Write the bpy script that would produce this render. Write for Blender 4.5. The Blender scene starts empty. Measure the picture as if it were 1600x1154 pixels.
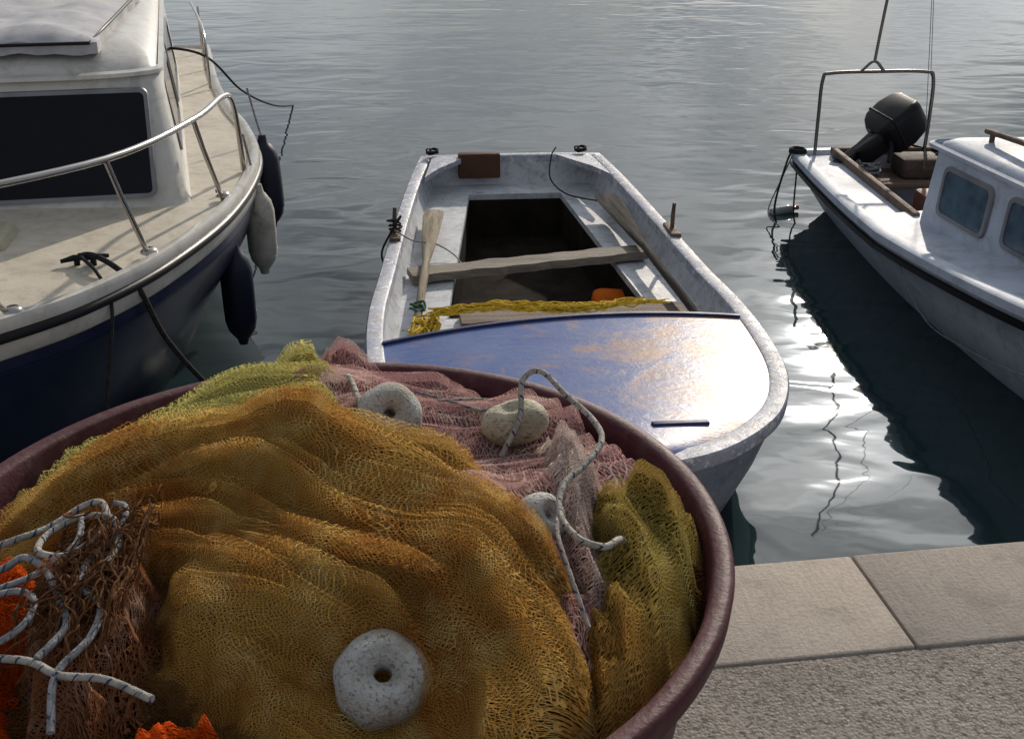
import bpy, math, random
import numpy as np
from mathutils import Vector, Matrix
random.seed(7)
scene=bpy.context.scene
COL=scene.collection

# ---------------------------------------------------------------- helpers
def reg(o,parent=None,label=None,cat=None,kind=None,group=None):
    if label: o["label"]=label
    if cat: o["category"]=cat
    if kind: o["kind"]=kind
    if group: o["group"]=group
    if parent: o.parent=parent
    return o
def root(name,loc,rz,label,cat,group=None):
    e=bpy.data.objects.new(name,None); COL.objects.link(e)
    e.location=loc; e.rotation_euler=(0,0,rz); e.empty_display_size=.2
    return reg(e,None,label,cat,None,group)
def mesh_obj(name,v,f,mat,parent=None,smooth=35,uv=None,mats=None,midx=None,**kw):
    me=bpy.data.meshes.new(name)
    me.from_pydata([tuple(map(float,p)) for p in v],[],[tuple(int(i) for i in q) for q in f])
    if mats:
        for m in mats: me.materials.append(m)
    else: me.materials.append(mat)
    if midx is not None: me.polygons.foreach_set('material_index',np.asarray(midx,dtype=np.int32))
    if uv is not None:
        l=me.uv_layers.new(name='UVMap')
        idx=np.zeros(len(me.loops),dtype=np.int32); me.loops.foreach_get('vertex_index',idx)
        l.data.foreach_set('uv',np.asarray(uv,dtype=np.float32)[idx].ravel())
    me.validate(); me.update()
    if smooth:
        me.polygons.foreach_set('use_smooth',[True]*len(me.polygons))
        if smooth<180: me.set_sharp_from_angle(angle=math.radians(smooth))
    o=bpy.data.objects.new(name,me); COL.objects.link(o)
    return reg(o,parent,**kw)
class MB:
    def __init__(s): s.v=[];s.f=[];s.uv=[]
    def add(s,v,f,uv=None):
        o=len(s.v); s.v+=list(map(tuple,v)); s.f+=[tuple(i+o for i in q) for q in f]
        s.uv+=list(uv) if uv is not None else [(0,0)]*len(v)
        return s
    def obj(s,name,mat,parent=None,smooth=35,**kw):
        return mesh_obj(name,s.v,s.f,mat,parent,smooth,uv=s.uv,**kw)
def loft(loops,cap0=False,cap1=False,closed=True):
    n=len(loops[0]); v=[p for l in loops for p in l]; f=[]
    m=n if closed else n-1
    for k in range(len(loops)-1):
        for i in range(m):
            j=(i+1)%n
            f.append((k*n+i,k*n+j,(k+1)*n+j,(k+1)*n+i))
    if cap0: f.append(tuple(range(n)))
    if cap1: f.append(tuple(range((len(loops)-1)*n,len(loops)*n)))
    return v,f
def box(x0,x1,y0,y1,z0,z1,b=.01):
    def rr(i,z): return [(x,y,z) for x,y in roundrect(x0+i,x1-i,y0+i,y1-i,max(b-i,.001),3)]
    return loft([rr(b*.9,z0),rr(b*.3,z0+b*.3),rr(0,z0+b),rr(0,z1-b),rr(b*.3,z1-b*.3),rr(b*.9,z1)],True,True)
def roundrect(x0,x1,y0,y1,r,n=4):
    pts=[]
    for cx,cy,a0 in ((x1-r,y1-r,0),(x0+r,y1-r,90),(x0+r,y0+r,180),(x1-r,y0+r,270)):
        for k in range(n+1):
            a=math.radians(a0+90*k/n); pts.append((cx+r*math.cos(a),cy+r*math.sin(a)))
    return pts
def xf(vs,M): return [tuple(M@Vector(p)) for p in vs]
def catmull(P,n=10,closed=False):
    P=[np.array(p,float) for p in P]; out=[]
    N=len(P); segs=N if closed else N-1
    for i in range(segs):
        if closed: a,b,c,d=P[(i-1)%N],P[i],P[(i+1)%N],P[(i+2)%N]
        else:
            b,c=P[i],P[i+1]; a=P[i-1] if i>0 else 2*b-c; d=P[i+2] if i+2<N else 2*c-b
        for k in range(n):
            t=k/n
            out.append(.5*((2*b)+(-a+c)*t+(2*a-5*b+4*c-d)*t*t+(-a+3*b-3*c+d)*t**3))
    if not closed: out.append(P[-1])
    return out
def tubegeo(P,r,seg=8,closed=False):
    P=[Vector(p) for p in P]; n=len(P); v=[];uv=[];f=[]
    rad=r if hasattr(r,'__len__') else [r]*n
    T=[]
    for i in range(n):
        a=P[(i-1)%n] if (closed or i>0) else P[i]; b=P[(i+1)%n] if (closed or i<n-1) else P[i]
        t=(b-a); T.append(t.normalized() if t.length>1e-9 else Vector((0,0,1)))
    up=Vector((0,0,1)) if abs(T[0].z)<.9 else Vector((1,0,0))
    N=(up-T[0]*up.dot(T[0])).normalized(); L=0
    for i in range(n):
        N=(N-T[i]*N.dot(T[i])).normalized(); B=T[i].cross(N)
        if i: L+=(P[i]-P[i-1]).length
        for k in range(seg):
            a=2*math.pi*k/seg
            v.append(tuple(P[i]+(N*math.cos(a)+B*math.sin(a))*rad[i])); uv.append((k/seg,L))
    for i in range(n if closed else n-1):
        for k in range(seg):
            j=(i+1)%n
            f.append((i*seg+k,i*seg+(k+1)%seg,j*seg+(k+1)%seg,j*seg+k))
    if not closed:
        f.append(tuple(range(seg))); f.append(tuple(range((n-1)*seg,n*seg)))
    return v,f,uv
def tube(name,P,r,mat,parent=None,seg=8,cat_n=8,closed=False,**kw):
    Q=catmull(P,cat_n,closed) if cat_n else P
    v,f,uv=tubegeo(Q,r,seg,closed)
    return mesh_obj(name,v,f,mat,parent,60,uv=uv,**kw)
def lathe(prof,seg=48):
    loops=[[(r*math.cos(2*math.pi*k/seg),r*math.sin(2*math.pi*k/seg),z) for k in range(seg)] for r,z in prof]
    return loft(loops)
def pn(x,y,seed=0):
    x=np.asarray(x,float);y=np.asarray(y,float)
    xi=np.floor(x).astype(np.int64);yi=np.floor(y).astype(np.int64);xf_=x-xi;yf=y-yi
    def g(a,b,dx,dy):
        h=(a*374761393+b*668265263+seed*974634777)&0xffffffff
        h=((h^(h>>13))*1274126177)&0xffffffff; h=h^(h>>16)
        ang=h/4294967295.*2*np.pi
        return np.cos(ang)*dx+np.sin(ang)*dy
    u=xf_**3*(xf_*(xf_*6-15)+10);v=yf**3*(yf*(yf*6-15)+10)
    n00=g(xi,yi,xf_,yf);n10=g(xi+1,yi,xf_-1,yf);n01=g(xi,yi+1,xf_,yf-1);n11=g(xi+1,yi+1,xf_-1,yf-1)
    return (n00*(1-u)+n10*u)*(1-v)+(n01*(1-u)+n11*u)*v

# ---------------------------------------------------------------- materials
class NT:
    def __init__(s,m):
        s.t=m.node_tree; s.n=s.t.nodes; s.l=s.t.links
    def new(s,ty,**kw):
        q=s.n.new(ty)
        for k,v in kw.items():
            if k in('ins',):
                for a,b in v.items(): q.inputs[a].default_value=b
            else: setattr(q,k,v)
        return q
    def link(s,a,b): s.l.new(a,b)
    def math(s,op,a,b=None,c=None,clamp=False):
        q=s.n.new('ShaderNodeMath'); q.operation=op; q.use_clamp=clamp
        for i,x in enumerate((a,b,c)):
            if x is None: continue
            if hasattr(x,'node'): s.l.new(x,q.inputs[i])
            else: q.inputs[i].default_value=x
        return q.outputs[0]
    def mix(s,f,a,b,bt='MIX'):
        q=s.n.new('ShaderNodeMix'); q.data_type='RGBA'; q.blend_type=bt
        for k,x in ((0,f),(6,a),(7,b)):
            if hasattr(x,'node'): s.l.new(x,q.inputs[k])
            else: q.inputs[k].default_value=x if k==0 else (*x[:3],1)
        return q.outputs[2]
    def noise(s,vec,scale,detail=3,rough=.5,dist=0):
        q=s.n.new('ShaderNodeTexNoise'); q.inputs['Scale'].default_value=scale;q.inputs['Detail'].default_value=detail
        q.inputs['Roughness'].default_value=rough;q.inputs['Distortion'].default_value=dist
        if vec is not None: s.l.new(vec,q.inputs['Vector'])
        return q.outputs[0]
    def ramp(s,f,a,b):
        q=s.n.new('ShaderNodeMapRange'); q.inputs[1].default_value=a;q.inputs[2].default_value=b
        s.l.new(f,q.inputs[0]); return q.outputs[0]
    def map(s,vec,scale=(1,1,1),rot=(0,0,0),loc=(0,0,0)):
        q=s.n.new('ShaderNodeMapping'); q.inputs['Scale'].default_value=scale;q.inputs['Rotation'].default_value=rot;q.inputs['Location'].default_value=loc
        s.l.new(vec,q.inputs[0]); return q.outputs[0]
def newmat(name):
    m=bpy.data.materials.new(name); m.use_nodes=True; return m,NT(m)
def pm(name,col,rough=.5,metal=0,col2=None,dirt=None,dirt_amt=.5,dscale=6,chip=None,chip_th=.62,chip_scale=14,bump=.15,bscale=60,stretch=(1,1,1),coat=0,rvar=.15,spec=.5):
    m,t=newmat(name); b=t.n['Principled BSDF']
    tc=t.new('ShaderNodeTexCoord').outputs['Object']; tc=t.map(tc,stretch)
    col2=col2 or tuple(c*.75 for c in col)
    n1=t.noise(tc,dscale,6,.6)
    c=t.mix(t.ramp(n1,.35,.68),col,col2)
    if dirt:
        n2=t.noise(tc,dscale*2.7,8,.7,.6)
        c=t.mix(t.math('MULTIPLY',t.ramp(n2,.48,.72),dirt_amt,clamp=True),c,dirt)
    ch=None
    if chip:
        n3=t.noise(tc,chip_scale,10,.72,.3)
        ch=t.ramp(n3,chip_th,chip_th+.03)
        ch=t.math('MAXIMUM',t.math('MINIMUM',ch,1.),0.)
        c=t.mix(ch,c,chip)
    t.link(c,b.inputs['Base Color'])
    r=t.math('ADD',t.math('MULTIPLY',t.math('SUBTRACT',n1,.5),rvar*2),rough,clamp=True)
    t.link(r,b.inputs['Roughness'])
    b.inputs['Metallic'].default_value=metal
    b.inputs['Coat Weight'].default_value=coat
    b.inputs['Specular IOR Level'].default_value=spec
    if bump:
        bp=t.new('ShaderNodeBump',ins={'Strength':bump,'Distance':.006})
        h=t.noise(tc,bscale,5,.65)
        if ch is not None: h=t.math('SUBTRACT',h,t.math('MULTIPLY',ch,.5))
        t.link(h,bp.inputs['Height']); t.link(bp.outputs[0],b.inputs['Normal'])
    return m

M_lav=pm('boat_grey_lilac_paint',(.44,.46,.52),.5,col2=(.29,.31,.41),dirt=(.16,.13,.11),dirt_amt=.85,dscale=5,chip=(.62,.62,.63),chip_th=.55,chip_scale=20,bump=.5,bscale=40,spec=.3)
M_inner=pm('boat_inner_paint',(.56,.58,.62),.55,col2=(.44,.46,.50),dirt=(.20,.17,.14),dirt_amt=.7,chip=(.15,.12,.10),chip_th=.62,bump=.3,bscale=30,spec=.3)
M_hullgrey=pm('boat_hull_grey',(.32,.36,.48),.55,col2=(.21,.25,.35),dirt=(.10,.11,.12),dirt_amt=.8,chip=(.46,.48,.52),chip_th=.58,bump=.3)
def deckmat():
    m,t=newmat('boat_blue_deck'); b=t.n['Principled BSDF']
    tc=t.new('ShaderNodeTexCoord').outputs['Object']
    s=t.new('ShaderNodeSeparateXYZ'); t.link(tc,s.inputs[0])
    n1=t.noise(tc,3.5,6,.65,.4); c=t.mix(t.ramp(n1,.35,.65),(.085,.13,.31),(.13,.175,.35))
    st=t.noise(t.map(tc,(3,14,1),(0,0,.2)),2.5,6,.7,.3)
    c=t.mix(t.math('MULTIPLY',t.ramp(st,.5,.75),.5,clamp=True),c,(.20,.23,.34))
    n2=t.noise(tc,4.5,10,.72,.6)
    side=t.math('MULTIPLY',t.ramp(s.outputs[0],-.15,.75),.22)
    w_=t.math('ADD',n2,side)
    k=t.math('MULTIPLY',t.ramp(w_,.55,.72),.80,clamp=True)
    c=t.mix(k,c,(.36,.21,.12))
    n3=t.noise(tc,75,8,.75,.2); c=t.mix(t.math('MULTIPLY',t.ramp(n3,.62,.67),.35,clamp=True),c,(.30,.29,.31))
    n4=t.noise(t.map(tc,(1,5,1),(0,0,.9)),22,6,.7,.2); c=t.mix(t.math('MULTIPLY',t.ramp(n4,.60,.66),.6,clamp=True),c,(.05,.06,.11))
    t.link(c,b.inputs['Base Color'])
    r=t.math('ADD',t.math('MULTIPLY',n2,.25),.20,clamp=True); t.link(r,b.inputs['Roughness'])
    b.inputs['Specular IOR Level'].default_value=.075
    b.inputs['Specular Tint'].default_value=(1,.76,.52,1)
    h=t.math('ADD',t.noise(tc,28,6,.7,.3),t.math('ADD',t.math('MULTIPLY',st,.6),t.math('MULTIPLY',k,-.3)))
    bp=t.new('ShaderNodeBump',ins={'Strength':.45,'Distance':.003}); t.link(h,bp.inputs['Height']); t.link(bp.outputs[0],b.inputs['Normal'])
    return m
M_bluedeck=deckmat()
M_blueedge=pm('boat_blue_edge',(.016,.030,.12),.55,col2=(.03,.04,.10),dirt=(.10,.10,.14),dirt_amt=.6,spec=.2)
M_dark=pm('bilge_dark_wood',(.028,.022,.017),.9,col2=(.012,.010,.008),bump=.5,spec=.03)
M_wood=pm('weathered_plank',(.24,.20,.155),.8,col2=(.12,.095,.07),dirt=(.32,.31,.29),dirt_amt=.8,dscale=9,bump=.9,bscale=50,stretch=(.25,4,4))
M_oarw=pm('oar_pale_wood',(.38,.33,.24),.8,col2=(.20,.16,.12),dirt=(.10,.075,.055),dirt_amt=.8,dscale=10,bump=.9,bscale=50,stretch=(4,.3,4),spec=.2)
M_oarg=pm('oar_grey_wood',(.11,.10,.092),.85,col2=(.05,.045,.04),dirt=(.03,.025,.02),dirt_amt=.8,dscale=10,bump=.9,bscale=50,stretch=(4,.3,4),spec=.03)
M_brown=pm('brown_plank',(.17,.11,.075),.75,col2=(.09,.06,.045),bump=.7,stretch=(.3,4,4))
M_rust=pm('rusty_pad',(.05,.025,.018),.9,col2=(.11,.045,.02),bump=1,bscale=30)
M_orange=pm('orange_plastic',(.62,.13,.012),.7,col2=(.44,.09,.01),dirt=(.12,.05,.02),dirt_amt=.5,bump=.1,spec=.05)
M_gel=pm('white_gelcoat',(.64,.62,.58),.32,col2=(.54,.52,.48),dirt=(.28,.25,.20),dirt_amt=.65,dscale=3,bump=.06,coat=.15,rvar=.05)
M_geld=pm('cream_deck',(.60,.54,.44),.5,col2=(.49,.44,.36),dirt=(.26,.22,.17),dirt_amt=.6,dscale=4,bump=.25,bscale=120)
M_navy=pm('navy_hull_paint',(.006,.010,.036),.3,col2=(.010,.015,.045),dirt=(.025,.03,.045),dirt_amt=.5,dscale=3,bump=.05,coat=.1,rvar=.05,spec=.35)
M_glass=pm('tinted_glass',(.006,.006,.010),.10,bump=0,rvar=.02,spec=.2)
M_blueglass=pm('blue_glass',(.06,.12,.18),.15,col2=(.02,.04,.07),dscale=8,bump=0,rvar=.02)
M_alu=pm('window_frame_metal',(.26,.26,.28),.5,metal=.6,bump=.05)
M_steel=pm('stainless_tube',(.50,.47,.44),.25,metal=1,bump=.03,rvar=.06)
M_black=pm('black_plastic',(.006,.006,.008),.38,bump=.05,spec=.25)
M_rubber=pm('black_rubber',(.010,.010,.012),.6,bump=.2,spec=.2)
M_fwhite=pm('fender_white',(.52,.49,.44),.45,dirt=(.15,.13,.10),dirt_amt=.8,bump=.1)
M_fnavy=pm('fender_navy',(.010,.013,.03),.5,bump=.1,spec=.3)
M_canvas=pm('canvas_cover',(.50,.50,.52),.85,col2=(.39,.39,.42),dirt=(.24,.23,.23),dirt_amt=.6,dscale=3,bump=.6,bscale=9)
M_rwhite=pm('white_boat_paint',(.50,.55,.64),.55,col2=(.40,.45,.54),dirt=(.24,.24,.26),dirt_amt=.7,dscale=3,bump=.15,spec=.12)
M_tub=pm('maroon_plastic',(.065,.017,.024),.55,col2=(.085,.027,.034),dirt=(.14,.085,.085),dirt_amt=.5,dscale=7,chip=(.02,.008,.01),chip_th=.66,chip_scale=20,bump=.35,bscale=70,spec=.22)
def floatmat(name,c):
    m,t=newmat(name); b=t.n['Principled BSDF']
    tc=t.new('ShaderNodeTexCoord').outputs['Object']
    vo=t.new('ShaderNodeTexVoronoi',ins={'Scale':230}); t.link(tc,vo.inputs['Vector'])
    n=t.noise(tc,160,4,.7); n2=t.noise(tc,14,4,.6)
    col=t.mix(t.ramp(n,.52,.66),c,tuple(x*.3 for x in c))
    col=t.mix(t.math('MULTIPLY',t.ramp(n2,.42,.72),.8,clamp=True),col,(.20,.15,.09))
    t.link(col,b.inputs['Base Color']); b.inputs['Roughness'].default_value=.8
    bp=t.new('ShaderNodeBump',ins={'Strength':.9,'Distance':.002}); t.link(t.math('ADD',vo.outputs[0],n),bp.inputs['Height']); t.link(bp.outputs[0],b.inputs['Normal'])
    return m
M_float=floatmat('foam_float',(.46,.45,.43)); M_floatc=floatmat('cream_float',(.52,.48,.36))
def ropemat(name,c,c2,freq=55,fleck=.25):
    m,t=newmat(name); b=t.n['Principled BSDF']
    uv=t.new('ShaderNodeUVMap').outputs[0]
    s=t.new('ShaderNodeSeparateXYZ'); t.link(uv,s.inputs[0]); u,v=s.outputs[0],s.outputs[1]
    a=t.math('FRACT',t.math('ADD',t.math('MULTIPLY',v,freq),t.math('MULTIPLY',u,2)))
    a2=t.math('FRACT',t.math('SUBTRACT',t.math('MULTIPLY',v,freq),t.math('MULTIPLY',u,2)))
    h=t.math('MULTIPLY',t.math('ABSOLUTE',t.math('SUBTRACT',a,.5)),t.math('ABSOLUTE',t.math('SUBTRACT',a2,.5)))
    k=t.math('LESS_THAN',t.math('FRACT',t.math('ADD',t.math('MULTIPLY',v,freq*.37),u)),fleck)
    n=t.noise(t.new('ShaderNodeTexCoord').outputs['Object'],60,4)
    col=t.mix(t.ramp(n,.3,.7),c,tuple(x*.5 for x in c)); col=t.mix(t.math('MULTIPLY',k,t.math('GREATER_THAN',a,.45)),col,c2)
    t.link(col,b.inputs['Base Color']); b.inputs['Roughness'].default_value=.85; b.inputs['Specular IOR Level'].default_value=.2
    bp=t.new('ShaderNodeBump',ins={'Strength':1.,'Distance':.004}); t.link(h,bp.inputs['Height']); t.link(bp.outputs[0],b.inputs['Normal'])
    return m
M_rope=ropemat('braided_rope',(.46,.43,.38),(.04,.05,.10),110)
M_ropeg=ropemat('grey_rope',(.33,.33,.34),(.06,.07,.10),90)
M_ropeb=ropemat('brown_rope',(.20,.085,.03),(.08,.025,.01))
M_roped=ropemat('dark_rope',(.035,.033,.035),(.01,.01,.01))
M_ropey=ropemat('yellow_rope',(.80,.54,.05),(.55,.33,.03))
M_ropegreen=ropemat('green_rope',(.06,.16,.12),(.02,.06,.05))

# ---------------------------------------------------------------- world, sun, camera
sunv=Vector((.291,.909,.416)).normalized()
el=math.asin(sunv.z); az=math.atan2(sunv.x,sunv.y)
w=bpy.data.worlds.new('World'); scene.world=w; w.use_nodes=True
t=NT(w); t.n.clear()
sky=t.new('ShaderNodeTexSky',sky_type='NISHITA'); sky.sun_disc=False; sky.sun_elevation=el; sky.sun_rotation=az
sky.air_density=1.0; sky.dust_density=.6
tc=t.new('ShaderNodeTexCoord').outputs['Generated']
mp=t.map(tc,(1,1,2.2))
n=t.noise(mp,3.2,7,.58,.4)
cl=t.math('MINIMUM',t.math('MAXIMUM',t.ramp(n,.30,.52),.78),.97)
n2=t.noise(mp,2.6,6,.58,.3)
def dpow(vec,p):
    dt=t.new('ShaderNodeVectorMath',operation='DOT_PRODUCT'); t.link(tc,dt.inputs[0]); dt.inputs[1].default_value=vec
    return t.math('POWER',t.math('MAXIMUM',dt.outputs['Value'],0.),p)
cloudv=Vector((.315,.775,.545)).normalized()     # sunlit edge of a cloud above the sun
glow=t.math('ADD',t.math('MULTIPLY',dpow(sunv,5.),7.5),t.math('ADD',t.math('MULTIPLY',dpow(sunv,300.),55.),t.math('MULTIPLY',dpow(cloudv,70.),26.)))
cn=t.math('MINIMUM',t.math('MAXIMUM',t.ramp(n2,.38,.62),0.),1.)
ccol=t.mix(cn,(2.6,2.95,3.4),(5.6,5.85,6.2))
gm=t.math('MULTIPLY',glow,t.math('ADD',cn,.5))
gm=t.math('ADD',gm,t.math('MULTIPLY',dpow(sunv,4000.),1500.))   # the veiled sun itself
gcol=t.new('ShaderNodeCombineColor')
for i,k in enumerate((1.0,1.0,1.0)): t.link(t.math('MULTIPLY',gm,k),gcol.inputs[i])
ccol=t.mix(1.,ccol,gcol.outputs[0],'ADD')
c=t.mix(cl,sky.outputs[0],ccol)
bg=t.new('ShaderNodeBackground'); bg.inputs[1].default_value=.080
t.link(c,bg.inputs[0]); ow=t.new('ShaderNodeOutputWorld'); t.link(bg.outputs[0],ow.inputs[0])
sl=bpy.data.lights.new('sun','SUN'); sl.energy=3.3; sl.angle=math.radians(.9); sl.color=(1,.89,.74)
so=bpy.data.objects.new('sun',sl); COL.objects.link(so); so.rotation_euler=sunv.to_track_quat('Z','Y').to_euler(); so.location=(5,20,10)
cd=bpy.data.cameras.new('camera'); cam=bpy.data.objects.new('camera',cd); COL.objects.link(cam)
cam.location=(0,0,2.35); cam.rotation_euler=(math.radians(65),0,0); cd.sensor_width=36; cd.lens=36*1716/1600
cd.clip_end=3000; cd.clip_start=.05; scene.camera=cam
scene.view_settings.view_transform='Standard'; scene.view_settings.look='None'; scene.view_settings.exposure=0

# ---------------------------------------------------------------- water
m,t=newmat('sea_water'); b=t.n['Principled BSDF']
tc=t.new('ShaderNodeTexCoord').outputs['Object']
b.inputs['Base Color'].default_value=(.016,.032,.036,1); b.inputs['Roughness'].default_value=.03; b.inputs['IOR'].default_value=1.42
n1=t.noise(t.map(tc,(.75,1.0,1),(0,0,.5),(3.1,1.7,0)),.75,1,.4,.8)
n2=t.noise(t.map(tc,(.8,1.3,1),(0,0,-.3),(5.3,2.2,0)),2.1,1,.4,.7)
n3=t.noise(t.map(tc,(.9,1.5,1),(0,0,.2)),6.5,1,.4,.4)
h=t.math('ADD',t.math('MULTIPLY',n1,.024),t.math('ADD',t.math('MULTIPLY',n2,.0105),t.math('MULTIPLY',n3,.0009)))
bp=t.new('ShaderNodeBump',ins={'Strength':1.,'Distance':1.}); t.link(h,bp.inputs['Height']); t.link(bp.outputs[0],b.inputs['Normal'])
v=[(x,y,0) for y in (-1,2,8,30,120,1500) for x in (-1500,-40,0,40,1500)]
f=[(j*5+i,j*5+i+1,j*5+i+6,j*5+i+5) for j in range(5) for i in range(4)]
mesh_obj('water',v,f,m,smooth=0,kind='structure')

# ---------------------------------------------------------------- quay
def quaymat(name,c1,c2,ribs):
    m,t=newmat(name); b=t.n['Principled BSDF']
    tc=t.new('ShaderNodeTexCoord').outputs['Object']
    a=t.noise(tc,3,8,.65); g=t.noise(tc,90,6,.7)
    col=t.mix(t.ramp(a,.35,.65),c1,c2)
    col=t.mix(t.math('MULTIPLY',t.ramp(g,.5,.7),.6,clamp=True),col,tuple(x*.55 for x in c1))
    vo=t.new('ShaderNodeTexVoronoi',ins={'Scale':110 if not ribs else 150}); t.link(tc,vo.inputs['Vector'])
    if not ribs:
        vo2=t.new('ShaderNodeTexVoronoi',ins={'Scale':95}); t.link(tc,vo2.inputs['Vector'])
        q=t.math('LESS_THAN',vo2.outputs[0],.25)
        col=t.mix(t.math('MULTIPLY',q,.6),col,(.46,.42,.38))
        col=t.mix(t.math('MULTIPLY',t.ramp(t.noise(tc,80,3,.6),.53,.60),.7,clamp=True),col,(.10,.09,.08))
        hh=t.math('ADD',t.math('MULTIPLY',vo.outputs[0],.6),t.math('MULTIPLY',g,1.1))
    else:
        st=t.noise(t.map(tc,(70,8,1)),1,4,.6)
        hh=t.math('ADD',t.math('MULTIPLY',st,.7),t.math('MULTIPLY',g,1.3))
        col=t.mix(t.math('MULTIPLY',t.ramp(st,.45,.75),.25,clamp=True),col,tuple(x*.6 for x in c1))
        st2=t.noise(tc,7,7,.7,.5); col=t.mix(t.math('MULTIPLY',t.ramp(st2,.50,.68),.55,clamp=True),col,tuple(x*.5 for x in c1))
    t.link(col,b.inputs['Base Color']); b.inputs['Roughness'].default_value=.9; b.inputs['Specular IOR Level'].default_value=.2
    bp=t.new('ShaderNodeBump',ins={'Strength':.9,'Distance':.006 if not ribs else .004}); t.link(hh,bp.inputs['Height']); t.link(bp.outputs[0],b.inputs['Normal'])
    return m
M_kerb=quaymat('quay_stone',(.48,.42,.365),(.40,.345,.30),True)
M_conc=quaymat('quay_concrete',(.33,.295,.26),(.26,.23,.205),False)
QO=Vector((.57,2.35,0)); QR=.138
kb=MB()
xs=[-12.18]
while xs[-1]<14: xs.append(xs[-1]+.93)
xs=[q+(.318-(-12.18+.93*13)) for q in xs]
for i in range(len(xs)-1):
    d=random.uniform(-.002,.002)
    v,f=box(xs[i]+.002,xs[i+1]-.002,-.37,0,.45,.70+d,.008); kb.add(v,f)
o=kb.obj('quay_kerb',M_kerb,smooth=40,kind='structure'); o.location=QO; o.rotation_euler=(0,0,QR)
q=MB()
v,f=loft([[(-14,-.373,.694),(16,-.373,.694)],[(-14,-16,.694),(16,-16,.694)]],closed=False); q.add(v,f)
o=q.obj('quay_pavement',M_conc,smooth=0,kind='structure'); o.location=QO; o.rotation_euler=(0,0,QR)
q=MB(); v,f=box(-14,16,-.38,-.02,-1.2,.46,.01); q.add(v,f)
o=q.obj('quay_wall',M_conc,smooth=0,kind='structure'); o.location=QO; o.rotation_euler=(0,0,QR)

# ---------------------------------------------------------------- hull tools
class Hull:
    def __init__(s,ctrl,L,zf,ntr=9,n=9):
        P=[(-ctrl[1][0],ctrl[1][1])]+list(ctrl)
        c=catmull(P,n); c=c[n:]
        s.right=[(p[0],p[1]) for p in c]; s.right[0]=(0.,0.)
        s.yy=np.maximum.accumulate([p[1] for p in s.right]); s.ww=[p[0] for p in s.right]; s.L=L; s.zf=zf
        wl=s.right[-1][0]
        tr=[(wl*(1-2*k/ntr),L+.05*math.sin(math.pi*k/ntr)*wl) for k in range(1,ntr)]
        s.loop=np.array(s.right+tr+[(-a,b) for a,b in reversed(s.right[1:])])
        p=s.loop; t_=np.roll(p,-1,0)-np.roll(p,1,0); t_/=np.linalg.norm(t_,axis=1)[:,None]
        nn=np.stack([-t_[:,1],t_[:,0]],1)
        if np.mean(np.sum(nn*(np.array([0,L*.5])-p),1))<0: nn=-nn
        s.n=nn
    def w(s,y): return float(np.interp(y,s.yy,s.ww))
    def ring(s,d,dz,z=None):
        q=s.loop+s.n*d
        return [(q[i,0],q[i,1],(s.zf(s.loop[i,1])+dz) if z is None else z) for i in range(len(q))]
    def scaled(s,kx,ky,z,yc=None):
        yc=s.L*.55 if yc is None else yc
        return [(p[0]*kx,yc+(p[1]-yc)*ky,z) for p in s.loop]
    def blend(s,d,kx,ky,z,f):
        a=s.ring(d,0);b=s.scaled(kx,ky,z)
        return [tuple(a[i][k]*(1-f)+b[i][k]*f for k in range(3)) for i in range(len(a))]
    def deck(s,y0,y1f,inset,dz,camber,nx=25,ny=40):
        v=[];f=[]
        for j in range(ny+1):
            for i in range(nx+1):
                xn=-1+2*i/nx
                y1=y1f(xn); tt=(j/ny)**1.5; y=y0+(y1-y0)*tt
                ww=max(s.w(y)-inset,.0)
                v.append((xn*ww,y,s.zf(y)+dz+camber*(1-xn*xn)))
        for j in range(ny):
            for i in range(nx):
                a=j*(nx+1)+i; f.append((a,a+1,a+nx+2,a+nx+1))
        return v,f

# ================================================================ middle rowing boat
mb=root('rowing_boat',(.335,3.12,0),.081,'worn white and blue wooden rowing boat moored stern outward','boat')
zf=lambda y:.545-.085*min(y/2.,1)+.06*max(0,(y-2.)/2.3)**1.5
H=Hull([(0,0),(.24,.03),(.45,.14),(.66,.37),(.79,.70),(.84,1.1),(.848,1.6),(.81,2.2),(.745,3.),(.675,3.7),(.60,4.25)],4.25,zf)
v,f=loft([H.ring(.0,-.03),H.ring(.015,-.05),H.blend(.02,.87,.93,.0,.5),H.blend(.02,.84,.90,.0,.97),H.scaled(.62,.82,-.16)],cap1=True)
mesh_obj('hull',v,f,M_hullgrey,mb,60)
v,f=loft([H.ring(-.000,-.050),H.ring(-.013,-.045),H.ring(-.015,-.004),H.ring(-.008,.006),H.ring(.050,.010),H.ring(.060,.004),H.ring(.064,-.04)])
mesh_obj('gunwale',v,f,M_lav,mb,40)
LZ=.345
y0W,y1W=1.80,3.92
def wellring(z,grow=0):
    out=[]
    y0,y1=y0W,y1W
    for i,p in enumerate(H.loop):
        yy=min(max(p[1],y0),y1)
        hw=.50-.20*min(max((yy-y0)/(y1-y0),0),1)
        if p[1]<y0:
            k=p[0]/max(H.w(y0),.01); out.append((k*hw,y0,z))
        elif abs(p[0])<H.w(p[1])-.02 and p[1]>y1: out.append((p[0]/.6*hw,y1,z))
        else: out.append((math.copysign(hw,p[0]) if abs(p[0])>1e-6 else 0,yy,z))
    return out
ri=[H.ring(.062,-.03),H.blend(.068,.92,.96,LZ,.5),H.blend(.075,.88,.945,LZ,1.)]
v,f=loft(ri+[wellring(LZ)]); mesh_obj('side_bench',v,f,M_inner,mb,40)
v,f=loft([wellring(LZ+.002),wellring(LZ-.035)]); mesh_obj('bench_edge',v,f,M_inner,mb,40)
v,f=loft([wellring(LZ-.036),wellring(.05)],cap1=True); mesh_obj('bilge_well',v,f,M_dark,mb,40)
y1f=lambda xn:1.33+.10*xn-.065*xn*xn
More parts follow.
